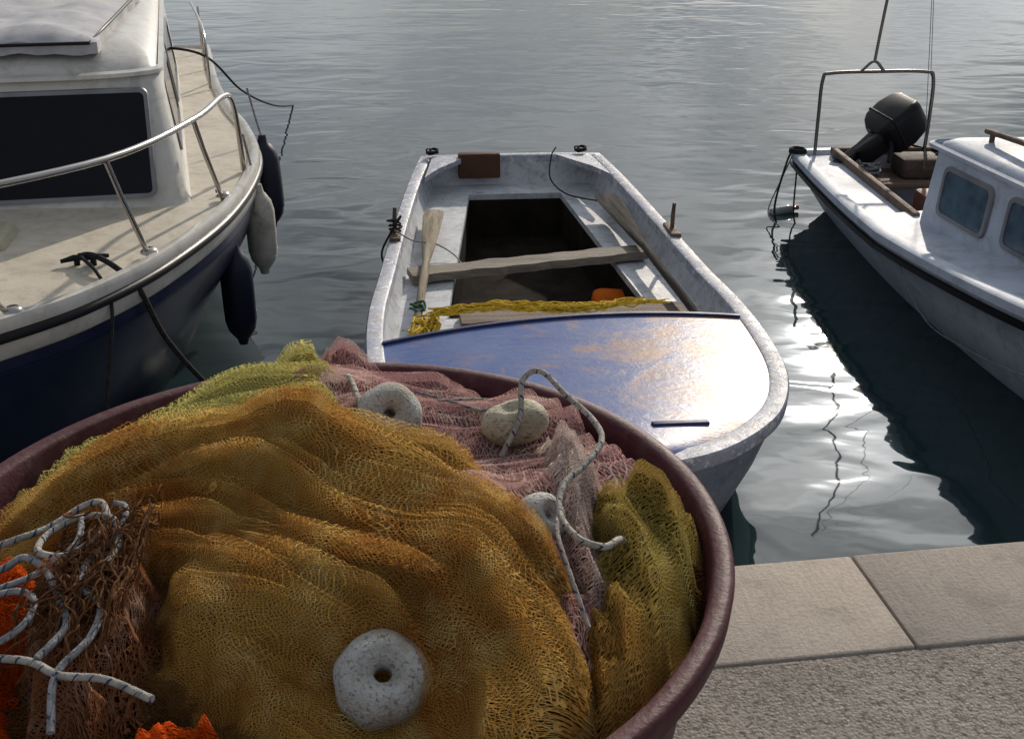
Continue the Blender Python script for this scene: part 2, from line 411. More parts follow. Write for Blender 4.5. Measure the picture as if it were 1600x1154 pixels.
v,f=H.deck(.05,y1f,.056,.000,.035); mesh_obj('foredeck',v,f,M_bluedeck,mb,60)
pts=[]
for i in range(31):
    xn=-1+2*i/30; y=y1f(xn); ww=H.w(y)-.056; pts.append((xn*ww,y,zf(y)+.004+.035*(1-xn*xn)))
lo=[]
for p in pts: lo.append([(p[0],p[1]-.012,p[2]+.000),(p[0],p[1]-.010,p[2]+.010),(p[0],p[1]+.008,p[2]+.010),(p[0],p[1]+.011,p[2]-.05)])
v,f=loft(lo,closed=True); mesh_obj('deck_edge_trim',v,f,M_blueedge,mb,30)
lo=[[(p[0]*.99,p[1]+.005,p[2]-.03) for p in pts],[(p[0]*.9,p[1]+.0,.2) for p in pts]]
v,f=loft(lo,closed=False); mesh_obj('bulkhead',v,f,M_inner,mb,30)
v,f=box(0,.21,-.013,.013,-.012,.014,.005)
mesh_obj('deck_batten',xf(v,Matrix.Translation((.17,.24,zf(.28)+.028))@Matrix.Rotation(.12,4,'Z')@Matrix.Rotation(.07,4,'Y')),f,M_blueedge,mb)
def plank(x0,y0,x1,y1,z,wd,th,name,mat,parent):
    L_=math.hypot(x1-x0,y1-y0); an=math.atan2(y1-y0,x1-x0)
    n=24;lp=[]
    for i in range(n+1):
        s=L_*i/n; e=.006*math.sin(i*1.7)+.004*math.sin(i*.7+1)
        hw=wd/2+e; lp.append([(s,-hw,z),(s,-hw+.01,z+th),(s,hw-.01,z+th+.002*math.sin(i)),(s,hw,z)])
    v,f=loft(lp,True,True)
    return mesh_obj(name,xf(v,Matrix.Translation((x0,y0,0))@Matrix.Rotation(an,4,'Z')),f,mat,parent,30)
plank(-.68,2.32,.60,2.60,.362,.15,.04,'thwart',M_wood,mb)
plank(-.44,1.72,.64,1.78,.352,.16,.03,'bench_plank',M_brown,mb)
v,f=box(-.36,-.08,4.11,4.18,.40,.565,.012); mesh_obj('motor_pad',v,f,M_rust,mb)
for sx in(-1,1):
    P=[(.53,4.18),(.30,4.18),(.36,4.08),(.50,3.86),(.585,3.66)]
    lo=[[(sx*a,b2,z) for a,b2 in P] for z in (.505,.538)]
    v,f=loft(lo,True,True); mesh_obj('stern_knee',v,f,M_lav,mb,30)
for x_,y_ in((-.757,2.70),(.768,2.66)):
    g=MB()
    v,f,uv=tubegeo([(x_,y_,.42),(x_,y_,.57),(x_+.004,y_,.635)],[.012,.012,.010],10); g.add(v,f,uv)
    v,f=box(x_-.03,x_+.03,y_-.11,y_+.11,.455,.495,.01); g.add(v,f)
    g.obj('thole_pin',M_brown,mb)
P=[(-.757+.03*math.cos(a*1.3)+.01*math.sin(a*3),2.70+.03*math.sin(a*1.3),.50+.005*a) for a in range(0,16)]
P+= [(-.79,2.65,.49),(-.83,2.57,.42),(-.81,2.45,.36),(-.82,2.35,.26)]
tube('rowlock_rope',P,.006,M_roped,mb)
tube('rowlock_rope',[(-.76,2.66,.52),(-.66,2.62,.47),(-.55,2.72,.42),(-.45,2.66,.38),(-.40,2.5,.37)],.004,M_ropeg,mb)
P=[(.30,4.20,.58),(.26,4.11,.54),(.24,3.96,.43),(.33,3.8,.37),(.50,3.6,.38),(.58,3.4,.42)]
tube('stern_line',P,.005,M_roped,mb)
for x_ in (-.53,.47):
    P=[(x_+.035*math.cos(a*1.1)*(1+.2*math.sin(a*2.3)),4.215+.03*math.sin(a*1.1),.55+(.004*a)%.03) for a in range(0,18)]
    tube('stern_lashing',P,.0055,M_roped,mb,6,4)
def oar(label,tip,end,zt,ze,mat,bw=.075):
    d=Vector((end[0]-tip[0],end[1]-tip[1],ze-zt)); L_=d.length
    e=bpy.data.objects.new('oar',None); COL.objects.link(e)
    e.location=(tip[0],tip[1],zt); e.rotation_euler=d.to_track_quat('Y','Z').to_euler(); reg(e,None,label,'oar',None,'oars in the rowing boat')
    lo=[]; N=18; bl=L_*.48
    for i in range(N+1):
        y=bl*i/N; q=i/N
        hw=.020+(bw-.020)*(1-q)**.8*(1-.25*math.exp(-q*14)); th=.008+.012*q
        lo.append([(hw*math.cos(a),y,th*math.sin(a)) for a in np.linspace(0,2*math.pi,12,endpoint=False)])
    v,f=loft(lo,True,True); mesh_obj('blade',v,f,mat,e,60)
    v,f,uv=tubegeo([(0,y,0) for y in (bl-.25,bl,L_*.6,L_-.16,L_-.15,L_)],[.012,.02,.022,.02,.015,.016],12); mesh_obj('shaft',v,f,mat,e,60)
    return e
oar('pale weathered wooden oar lying along the boat side',(-.47,6.40),(-.43,4.50),.42,.43,M_oarw,.068)
oar('grey worn wooden oar lying along the boat side',(.575,6.60),(.87,4.62),.46,.43,M_oarg,.085)
tube('green_lashing',[(-.44+.035*math.cos(a),4.72+.045*math.sin(a)+.008*a,.45+.01*math.sin(a*2)) for a in range(0,13)],.006,M_ropegreen,None,label='green rope tied around the oar handle',cat='rope')
yb=MB()
for k in range(44):
    P=[]
    n=17; ph=random.uniform(0,6.3); am=random.uniform(.01,.045); s0=random.uniform(0,.45) if k%2 else 0; s1=random.uniform(.6,.92)
    for i in range(n):
        s=s0+(s1-s0)*i/(n-1); x_=-.36+1.20*s+random.uniform(-.02,.02); tp_=1-.35*s
        y_=4.61+.12*s+am*math.sin(ph+s*16)*tp_+random.uniform(-.02,.02)*tp_-.04*math.sin(s*3)+.03*math.sin(s*9)
        P.append((x_,y_,.480+.03*math.sin(s*3.1)+random.uniform(-.010,.020)*tp_))
    v,f,uv=tubegeo(catmull(P,4),random.uniform(.002,.0055),6); yb.add(v,f,uv)
for k in range(16):
    P=[(-.40+random.uniform(-.06,.08),4.54+random.uniform(-.10,.12),.42+random.uniform(0,.04)) for i in range(6)]
    v,f,uv=tubegeo(catmull(P,5),.0045,6); yb.add(v,f,uv)
yb.obj('yellow_rope',M_ropey,None,60,label='heap of thin yellow cord along the foredeck edge',cat='rope')
v,f=loft([[(x,y,z) for x,y in roundrect(-.13+i,.13-i,-.09+i,.09-i,.05,5)] for i,z in ((.015,0),(0,.015),(0,.08),(.012,.095),(.04,.10))],True,True)
o=mesh_obj('orange_canister',v,f,M_orange,None,50,label='dull orange flat plastic canister in the boat well',cat='canister'); o.location=(.55,5.47,.14); o.rotation_euler=(.35,.1,.1)

# ================================================================ right boat
def RS(P): return [(a_*1.075,b2*1.075,c_-.12) for a_,b2,c_ in P]
rb=root('small_cabin_boat',(3.15,3.118,-.12),.036,'small white boat with cabin, black rub rail and stern arch','boat')
rb.scale=(1.075,1.075,1.0)
zr=lambda y:.80-.24*min(y/2.6,1)-.05*max(0,(y-2.6)/1.9)
R=Hull([(0,0),(.13,.05),(.33,.24),(.60,.62),(.80,1.15),(.91,2.0),(.94,2.9),(.91,3.8),(.86,4.52)],4.52,zr)
v,f=loft([R.ring(.0,-.01),R.ring(.012,-.09),R.ring(.02,-.095),R.blend(.01,.74,.92,.0,.35),R.blend(.02,.68,.90,.0,.75),R.blend(.03,.60,.88,.0,1),R.scaled(.25,.7,-.2)],cap1=True)
mesh_obj('hull',v,f,M_rwhite,rb,50)
v,f=loft([R.ring(.0,-.078),R.ring(-.022,-.075),R.ring(-.024,-.050),R.ring(-.004,-.045)]); mesh_obj('rub_rail',v,f,M_black,rb,40)
v,f=loft([R.ring(-.004,-.03),R.ring(-.02,-.02),R.ring(-.02,.02),R.ring(-.005,.032),R.ring(.05,.032),R.ring(.065,.0)]); mesh_obj('gunwale',v,f,M_rwhite,rb,50)
def cock(z,g=0):
    out=[]
    y0,y1,hw=2.85,4.30,.62
    for p in R.loop:
        yy=min(max(p[1],y0),y1)
        if p[1]<y0: out.append((p[0]/R.w(y0)*(hw),y0,z))
        elif abs(p[0])<R.w(min(p[1],R.L))-.02: out.append((p[0]/.86*hw,y1,z))
        else: out.append((math.copysign(hw,p[0]),yy,z))
    return out
a=R.ring(.06,-.005); 
v,f=loft([a,cock(.55)]); mesh_obj('side_deck',v,f,M_rwhite,rb,40)
v,f=loft([cock(.552),cock(.54),cock(.18)],cap1=True); mesh_obj('cockpit',v,f,M_rwhite,rb,30)
v,f=R.deck(.06,lambda xn:2.95,.055,.002,.05); mesh_obj('foredeck',v,f,M_rwhite,rb,60)
cbb=MB()
for x0,x1,y0,y1 in((-.66,-.62,2.85,4.34),(.62,.66,2.85,4.34),(-.66,.66,4.30,4.36)):
    v,f=box(x0,x1,y0,y1,.54,.60,.012); cbb.add(v,f)
cbb.obj('cockpit_coaming',M_brown,rb)
v,f=box(-.60,.60,3.90,4.28,.42,.46,.012); mesh_obj('stern_bench',v,f,M_brown,rb)
v,f=box(-.60,-.36,2.95,3.9,.30,.34,.012); mesh_obj('side_bench',v,f,M_brown,rb)
v,f=box(-.34,.0,3.35,3.68,.18,.50,.03); mesh_obj('storage_box',v,f,pm('red_brown_box',(.16,.05,.03),.6),rb)
v,f=box(-.30,-.02,3.98,4.22,.462,.60,.03); mesh_obj('fuel_tank',v,f,pm('grey_fuel_tank',(.07,.055,.05),.7,dirt=(.2,.1,.06),spec=.1),rb)
tube('fuel_hose',[(-.05,4.1,.6),(.05,4.15,.66),(.12,4.22,.6),(.02,4.3,.58),(-.15,4.32,.62),(-.3,4.34,.66)],.008,M_rubber,rb)
tube('coiled_line',[(-.48+.07*math.cos(a*.9),4.08+.06*math.sin(a*.9),.47+.005*a) for a in range(22)],.008,M_ropeg,rb,6,4)
def cabring(y0,y1,hw0,hw1,z,r=.08):
    rr=roundrect(-.5,.5,y0,y1,r,5)
    out=[]
    for x_,y_ in rr:
        k=(y_-y0)/(y1-y0); hw=hw0+(hw1-hw0)*k
        out.append((x_*2*hw,y_,z))
    return out
lo=[cabring(.95,2.80,.46,.68,.56),cabring(.97,2.80,.455,.675,.62),cabring(1.12,2.77,.435,.65,1.0),cabring(1.15,2.76,.42,.64,1.045),cabring(1.20,2.72,.38,.60,1.07),cabring(1.4,2.6,.25,.4,1.10),cabring(1.6,2.4,.1,.15,1.115)]
v,f=loft(lo,cap1=True); mesh_obj('cabin',v,f,M_rwhite,rb,50)
v,f=loft([cabring(1.09,2.82,.45,.665,1.005),cabring(1.07,2.84,.462,.678,1.012),cabring(1.07,2.84,.462,.678,1.03),cabring(1.1,2.82,.45,.66,1.04)]);mesh_obj('roof_lip',v,f,M_rwhite,rb,50)
def sidewin(y0,y1,z0,z1,mat,frame):
    def X(y,z,o):
        k=(y-.97)/(2.80-.97); a_=(.455+.22*k); b_=(.435+.215*k); q=(z-.62)/.38
        return -(a_+(b_-a_)*q)-o
    def pane(y0,y1,z0,z1,o,r):
        return [(X(y,z,o),y,z) for y,z in roundrect(y0,y1,z0,z1,r,4)]
    v,f=loft([pane(y0-.025,y1+.025,z0-.025,z1+.025,.000,.05),pane(y0-.022,y1+.022,z0-.022,z1+.022,.012,.045),pane(y0+.0,y1-.0,z0,z1,.012,.035),pane(y0,y1,z0,z1,.004,.035)])
    o=mesh_obj('window',*loft([pane(y0,y1,z0,z1,.006,.035)],cap0=True),mat,rb,0)
    mesh_obj('frame',v,f,frame,o,30)
sidewin(2.18,2.58,.70,.93,M_blueglass,M_alu)
sidewin(1.58,2.0,.72,.94,M_blueglass,M_alu)
for sx in(-1,1):
    g=MB()
    P=[(sx*(.34+.12*k),1.5+1.1*k,1.135+.02*math.sin(k*3.14)) for k in np.linspace(0,1,9)]
    v,f,uv=tubegeo(P,.016,8); g.add(v,f,uv)
    for k in(0.05,.5,.95):
        v,f,uv=tubegeo([(sx*(.34+.12*k),1.5+1.1*k,1.05),(sx*(.34+.12*k),1.5+1.1*k,1.14)],.014,8); g.add(v,f,uv)
    g.obj('grab_rail',M_brown,rb,60)
v,f=box(-.22,.22,1.75,2.25,1.10,1.15,.02); mesh_obj('roof_hatch',v,f,M_rwhite,rb,40)
P=[(-.74,4.42,.52),(-.745,4.42,.8),(-.75,4.40,1.06),(-.70,4.39,1.105),(-.4,4.36,1.12),(-.12,4.32,1.125),(-.06,4.31,1.08),(-.05,4.30,.8),(-.05,4.30,.54)]
M_arch=pm('dull_arch_tube',(.20,.18,.17),.4,metal=.8,bump=.05)
tube('stern_arch',P,.012,M_arch,rb,10,8)
P=[(-.44,4.36,1.18),(-.42,4.36,1.5),(-.36,4.36,2.3),(-.3,4.36,3.2)]
tube('mast',P,.010,M_arch,rb,10,6)
tube('mast_foot',[(-.52,4.36,1.12),(-.44,4.36,1.19),(-.37,4.35,1.12)],.010,M_arch,rb,8,5)
for a_,b_ in(((-.3,4.36,3.2),(-.2,3.9,.56)),((-.3,4.36,3.2),(.6,3.4,1.0)),((-.3,4.36,3.2),(-.08,4.31,1.1))):
    v,f,uv=tubegeo([a_,b_],.0022,5); mesh_obj('stay_wire',v,f,M_arch,rb,60)
g=MB()
for k in range(3):
    P=[(-.86+.05*math.cos(a*1.2+k)*(1+.2*math.sin(a)),4.40+.05*math.sin(a*1.2+k),.55+.008*(a%4)) for a in range(14)]
    v,f,uv=tubegeo(catmull(P,4),.007,6); g.add(v,f,uv)
g.obj('stern_lashing',M_roped,rb,60)
om=bpy.data.objects.new('outboard_motor',None); COL.objects.link(om); om.location=(2.47,7.58,.54); om.rotation_euler=(.15,math.radians(54),.35); om.scale=(1.08,1.08,1.12)
reg(om,None,'black outboard motor tilted up on the white boat stern','outboard motor')
def rrl(sx,sy,r,z,dx=0,dy=0): return [(x_+dx,y_+dy,z) for x_,y_ in roundrect(-sx,sx,-sy,sy,min(r,sx*.95,sy*.95),6)]
v,f=loft([rrl(.07,.09,.03,.06),rrl(.10,.13,.035,.085),rrl(.118,.155,.04,.12),rrl(.122,.17,.042,.22,0,.01),rrl(.112,.155,.042,.31,-.008,.012),rrl(.092,.12,.04,.350,-.014,.005),rrl(.06,.08,.03,.365,-.016)],True,True)
cw=mesh_obj('cowling',v,f,M_black,om,40)
v,f=loft([rrl(.121,.166,.042,.150,0,.005),rrl(.125,.172,.044,.153,0,.005),rrl(.125,.172,.044,.161,0,.006),rrl(.122,.168,.042,.164,0,.006)]); mesh_obj('cowling_seam',v,f,M_rubber,cw,40)
v,f=loft([rrl(.05,.06,.03,.10),rrl(.030,.05,.02,-.05),rrl(.026,.05,.015,-.16),rrl(.024,.055,.015,-.24),rrl(.01,.05,.008,-.30)],True,True); mesh_obj('drive_leg',v,f,M_black,om,50)
v,f=loft([rrl(.05,.1,.02,-.20),rrl(.05,.1,.02,-.19)],True,True); mesh_obj('cavitation_plate',v,f,M_black,om,50)
v,f=box(-.07,.07,-.11,-.05,-.10,.08,.015); mesh_obj('clamp_bracket',v,f,M_black,om,40)
tube('tiller',[(0,-.12,.10),(.02,-.18,.06),(.05,-.23,.0)],[.014]*17,M_rubber,om,8,8)

# ================================================================ left boat
lb=root('cabin_motorboat',(-2.35,2.95,0),.2,'cream and navy cabin motorboat with steel bow rail','boat')
zl=lambda y:.93-.04*min(y/2.,1)
Lh=Hull([(0,0),(.24,.03),(.48,.14),(.76,.35),(.97,.58),(1.19,.98),(1.41,1.66),(1.53,2.55),(1.47,3.3),(1.34,4.0),(1.2,5.2),(1.1,6.5)],6.5,zl)
v,f=loft([Lh.ring(.0,-.16),Lh.ring(.05,-.30),Lh.blend(.05,.80,.93,.0,.6),Lh.blend(.05,.74,.90,.0,1),Lh.scaled(.5,.8,-.3)],cap1=True)
mesh_obj('hull',v,f,M_navy,lb,60)
v,f=loft([Lh.ring(.004,-.12),Lh.ring(-.008,-.11),Lh.ring(-.016,-.05),Lh.ring(-.016,-.02)]);mesh_obj('topside_band',v,f,M_gel,lb,50)
v,f=loft([Lh.ring(.002,-.118),Lh.ring(.002,-.17)]);mesh_obj('boot_band',v,f,M_navy,lb,50)
v,f=loft([Lh.ring(-.01,-.055),Lh.ring(-.028,-.05),Lh.ring(-.030,-.035),Lh.ring(-.024,-.022),Lh.ring(-.01,-.018)]);mesh_obj('rubbing_strake',v,f,M_black,lb,50)
v,f=loft([Lh.ring(-.012,-.02),Lh.ring(-.018,.01),Lh.ring(-.01,.030),Lh.ring(.02,.033),Lh.ring(.035,.02),Lh.ring(.045,.0)]);mesh_obj('gunwale',v,f,M_gel,lb,50)
v,f=Lh.deck(.05,lambda xn:6.48,.04,.0,.05,31,60); mesh_obj('deck',v,f,M_geld,lb,60)
def cr(y0,y1,hw0,hw1,z,r=.25):
    out=[]
    for x_,y_ in roundrect(-.5,.5,y0,y1,min(r,.4),6):
        k=(y_-y0)/(y1-y0); out.append((x_*2*(hw0+(hw1-hw0)*k),y_,z))
    return out
lo=[cr(1.62,5.6,1.27,.92,.87,.14),cr(1.68,5.6,1.24,.915,.93,.14),cr(1.86,5.55,1.17,.87,1.45,.16),cr(1.91,5.52,1.13,.85,1.515,.2),cr(2.01,5.45,1.05,.80,1.565,.24),cr(2.2,5.2,.85,.6,1.59,.2),cr(2.8,4.6,.3,.3,1.61,.2)]
v,f=loft(lo,cap1=True); mesh_obj('cabin',v,f,M_gel,lb,70)
v,f=loft([cr(1.855,5.6,1.172,.875,1.455,.17),cr(1.835,5.63,1.185,.885,1.462,.18),cr(1.84,5.63,1.185,.885,1.478,.18),cr(1.87,5.6,1.16,.86,1.485,.18)]);mesh_obj('roof_lip',v,f,M_gel,lb,50)
def fy(z): return 1.68+.18*(z-.93)/.52
def fpane(x0,x1,z0,z1,o,r): return [(x_,fy(z)-o,z) for x_,z in roundrect(x0,x1,z0,z1,r,4)]
def frontwin(x0,x1,z0,z1):
    o=mesh_obj('window',*loft([fpane(x0,x1,z0,z1,.008,.02)],cap0=True),M_glass,lb,0)
    v,f=loft([fpane(x0-.020,x1+.020,z0-.020,z1+.020,-.002,.035),fpane(x0-.017,x1+.017,z0-.017,z1+.017,.012,.03),fpane(x0,x1,z0,z1,.012,.02),fpane(x0,x1,z0,z1,.004,.02)])
    mesh_obj('frame',v,f,M_alu,o,30)
frontwin(.03,1.09,.98,1.40); frontwin(-1.09,-.03,.98,1.40)
def sx_(y,z):
    k=(y-1.68)/3.9; a_=1.24-.325*k; b_=1.17-.30*k; q=(z-.93)/.52
    return a_+(b_-a_)*q
def spane(y0,y1,z0,z1,o,r): return [(sx_(y,z)+o,y,z) for y,z in roundrect(y0,y1,z0,z1,r,4)]
for y0,y1 in((2.15,3.1),(3.35,4.6)):
    o=mesh_obj('window',*loft([spane(y0,y1,1.08,1.36,.010,.04)],cap0=True),M_glass,lb,0)
    v,f=loft([spane(y0-.03,y1+.03,1.05,1.39,-.002,.06),spane(y0-.027,y1+.027,1.053,1.387,.016,.06),spane(y0,y1,1.08,1.36,.016,.04),spane(y0,y1,1.08,1.36,.004,.04)])
    mesh_obj('frame',v,f,M_alu,o,30)
nx,ny=50,60; v=[];f=[]
for j in range(ny+1):
    for i in range(nx+1):
        a_=i/nx;b2=j/ny
        x_=-.9+1.80*a_;y_=1.93+2.3*b2
        e=min(a_,1-a_,b2*1.3,(1-b2))
        z_=1.615+.05*min(1,e*9)**.6+.025*float(pn(x_*3,y_*3,3))+.016*float(pn(x_*9,y_*4,4))
        x_+=.02*float(pn(y_*4,.5,8))*(1 if a_>.9 or a_<.1 else .3)
        v.append((x_,y_,z_))
for j in range(ny):
    for i in range(nx):
        a_=j*(nx+1)+i; f.append((a_,a_+1,a_+nx+2,a_+nx+1))
n0=len(v)
bl=[i for i in range(nx+1)]+[(j)*(nx+1)+nx for j in range(1,ny+1)]+[ny*(nx+1)+i for i in range(nx-1,-1,-1)]+[j*(nx+1) for j in range(ny-1,0,-1)]
for q in bl: p=v[q]; v.append((p[0],p[1],p[2]-.05))
for k in range(len(bl)):
    a_,b2=k,(k+1)%len(bl); f.append((bl[a_],bl[b2],n0+b2,n0+a_))
mesh_obj('canvas_cover',v,f,M_canvas,lb,60)
P=[(-.9,1.93,1.605),(.88,1.93,1.605),(.91,2.5,1.63),(.90,4.2,1.62)]
tube('cover_piping',[(p[0],p[1]-.01,p[2]) for p in P],.008,M_black,lb,8,1)
v,f=box(.30,.58,1.05,1.36,.90,.99,.035); mesh_obj('deck_vent',v,f,pm('beige_plastic',(.50,.47,.34),.4),lb,40)
def G(y,ins=.06): return Lh.w(y)-ins
stan=[(.38,.12),(.966,.796),(1.79,1.47),(2.335,1.94)]
tops=[(.50,.22,1.38),(1.05,.796,1.355),(1.32,1.47,1.345),(1.42,1.94,1.345)]
railR=[(0.,-.08,1.40),(.27,.0,1.39)]+tops+[(1.455,2.10,1.30),(1.465,2.22,1.15),(1.47,2.33,.90)]
tube('bow_rail',[(-a_,b2,c_) for a_,b2,c_ in reversed(railR)][:-1]+railR,.0135,M_steel,lb,10,8)
for sx in(-1,1):
    for (yb_,yt),tp_ in list(zip(stan,tops))[:3]:
        g=MB()
        bx=G(yb_,.05)
        v,f,uv=tubegeo([(sx*bx,yb_,zl(yb_)+.0),(sx*(bx*.3+tp_[0]*.7),yb_*.3+tp_[1]*.7,zl(yb_)+.3),(sx*tp_[0],tp_[1],tp_[2])],.011,10); g.add(v,f,uv)
        v,f=lathe([(0,0),(.035,0),(.035,.008),(.02,.02),(.0,.02)],16); g.add([(a_+sx*bx,b2+yb_,c_+zl(yb_)+.025) for a_,b2,c_ in v],f)
        g.obj('rail_post',M_steel,lb,60)
P=[(G(4.6),4.6,.90),(G(4.65),4.65,1.24),(G(5.4),5.4,1.27),(G(6.3,.1),6.3,1.28)]
tube('side_rail',P,.010,M_steel,lb,8,6)
for y_ in(5.4,6.2):
    tube('rail_post',[(G(y_,.05),y_,.88),(G(y_,.05),y_,1.26)],.008,M_steel,lb,8,0)
g=MB()
cx,cy=.905,.885
for dy in(-.03,.03):
    v,f,uv=tubegeo([(cx+dy,cy,.91),(cx+dy,cy,.955)],.012,8); g.add(v,f,uv)
v,f,uv=tubegeo([(cx-.085,cy-.02,.955),(cx-.04,cy,.96),(cx+.04,cy,.96),(cx+.085,cy+.02,.955)],[.008,.013,.013,.008],8); g.add(v,f,uv)
g.obj('mooring_cleat',M_black,lb,60)
def fender(x_,y_,z_,L_,r,mat,lab,tilt=0):
    e=bpy.data.objects.new('fender',None); COL.objects.link(e); e.location=(x_,y_,z_); e.rotation_euler=(tilt,tilt*.5,0)
    reg(e,None,lab,'fender',None,'fenders hanging on the motorboat side')
    h=L_/2
    pr=[(0,-h-.03),(.022,-h-.03),(.03,-h),(r*.55,-h+.015),(r*.85,-h+.05),(r,-h+.1),(r*1.02,0),(r,h-.1),(r*.85,h-.05),(r*.55,h-.015),(.03,h),(.022,h+.04),(0,h+.04)]
    v,f=lathe(pr,28); mesh_obj('fender_body',v,f,mat,e,60)
    tube('fender_line',[(0,0,h+.02),(-.02,0,h+.12),(-.05,.0,h+.30)],.006,M_ropeg,e,6,4)
    return e
fender(-1.32,5.55,.57,.42,.076,M_fwhite,'dirty white fender hanging beside the navy hull',.03)
fender(-1.40,6.15,.66,.46,.082,M_fnavy,'dark blue fender hanging beside the navy hull',-.1)
fender(-1.345,5.05,.40,.46,.078,M_fnavy,'dark fender hanging low against the navy hull',.0)
def rope(P,r,mat,label,n=10):
    return tube('mooring_rope',P,r,mat,None,8,n,label=label,cat='rope')
rope([(-1.66,4.0,.965),(-1.60,3.98,.975),(-1.50,3.92,.95),(-1.42,3.92,.86),(-1.36,4.0,.6),(-1.22,4.2,.25),(-1.0,4.5,-.05)],.011,M_roped,'dark mooring rope hanging from the motorboat cleat')
rope([(-1.64,3.97,.97),(-1.54,3.85,.945),(-1.47,3.75,.84),(-1.5,3.6,.4),(-1.42,3.55,-.1)],.007,M_roped,'thin dark rope hanging down to the water')
rope([(-2.35,7.3,1.25),(-2.1,7.7,1.12),(-2.16,8.9,.66),(-2.2,10.2,.28),(-2.3,11.8,-.05)],.009,M_roped,'slack dark line running from the motorboat rail to water')
rope(RS([(1.90,7.35,.55),(1.84,7.25,.48),(1.74,7.05,.22),(1.76,6.95,.05)]),.008,M_roped,'dark rope hanging from the white boat stern')
rope(RS([(1.93,7.33,.56),(1.90,7.2,.40),(1.86,7.0,.16),(1.9,6.9,.05)]),.006,M_roped,'thin rope hanging into water at the stern')
rope(RS([(1.91,7.33,.55),(1.80,7.2,.36),(1.70,7.05,.18),(1.74,6.9,.125),(1.85,6.8,.05)]),.005,M_ropeg,'loose thin line trailing at the white boat stern')
rope(RS([(1.96,5.35,.60),(1.93,5.2,.5),(1.99,4.9,.30),(2.09,4.6,.27),(2.10,4.0,.42),(2.3,3.2,.6)]),.0035,M_ropeg,'thin line drooping along the white hull')
rope([(.42,3.0,.30),(.50,2.75,.42),(.585,2.5,.56),(.635,2.375,.66)],.007,M_ropeg,'grey rope from rowing boat to the quay edge')
e=bpy.data.objects.new('plastic_bottle',None); COL.objects.link(e); e.location=(1.98,7.75,.015); e.rotation_euler=(0,math.radians(84),.3)
reg(e,None,'clear plastic bottle floating on the water','bottle')
v,f=lathe([(0,-.1),(.03,-.1),(.034,-.09),(.034,.03),(.03,.06),(.013,.09),(.013,.105)],20); mesh_obj('bottle_body',v,f,pm('clear_plastic',(.5,.52,.52),.1),e,60)
v,f=lathe([(.0145,.1),(.0145,.12),(0,.12)],16); mesh_obj('bottle_cap',v,f,M_orange,e,40)

# ================================================================ tub
TC=(-.325,1.60); TR=.70; TZ=1.30; Q0=.694
tb=root('net_tub',(TC[0],TC[1],Q0),0,'large round maroon plastic tub full of nets on quay','tub')
hz=TZ-Q0
v,f=lathe([(0,.004),(.57,.004),(.585,.02),(.60,.12),(.650,hz-.09),(.672,hz-.04),(.672,hz-.035)],120); mesh_obj('tub_wall',v,f,M_tub,tb,50)
v,f=lathe([(.672,hz-.045),(.690,hz-.046),(.697,hz-.040),(.699,hz-.010),(.695,hz-.002),(.688,hz),(.668,hz-.001),(.662,hz-.008),(.655,hz-.05),(.635,hz-.2),(.58,.03),(0,.03)],120); mesh_obj('tub_rim',v,f,M_tub,tb,50)

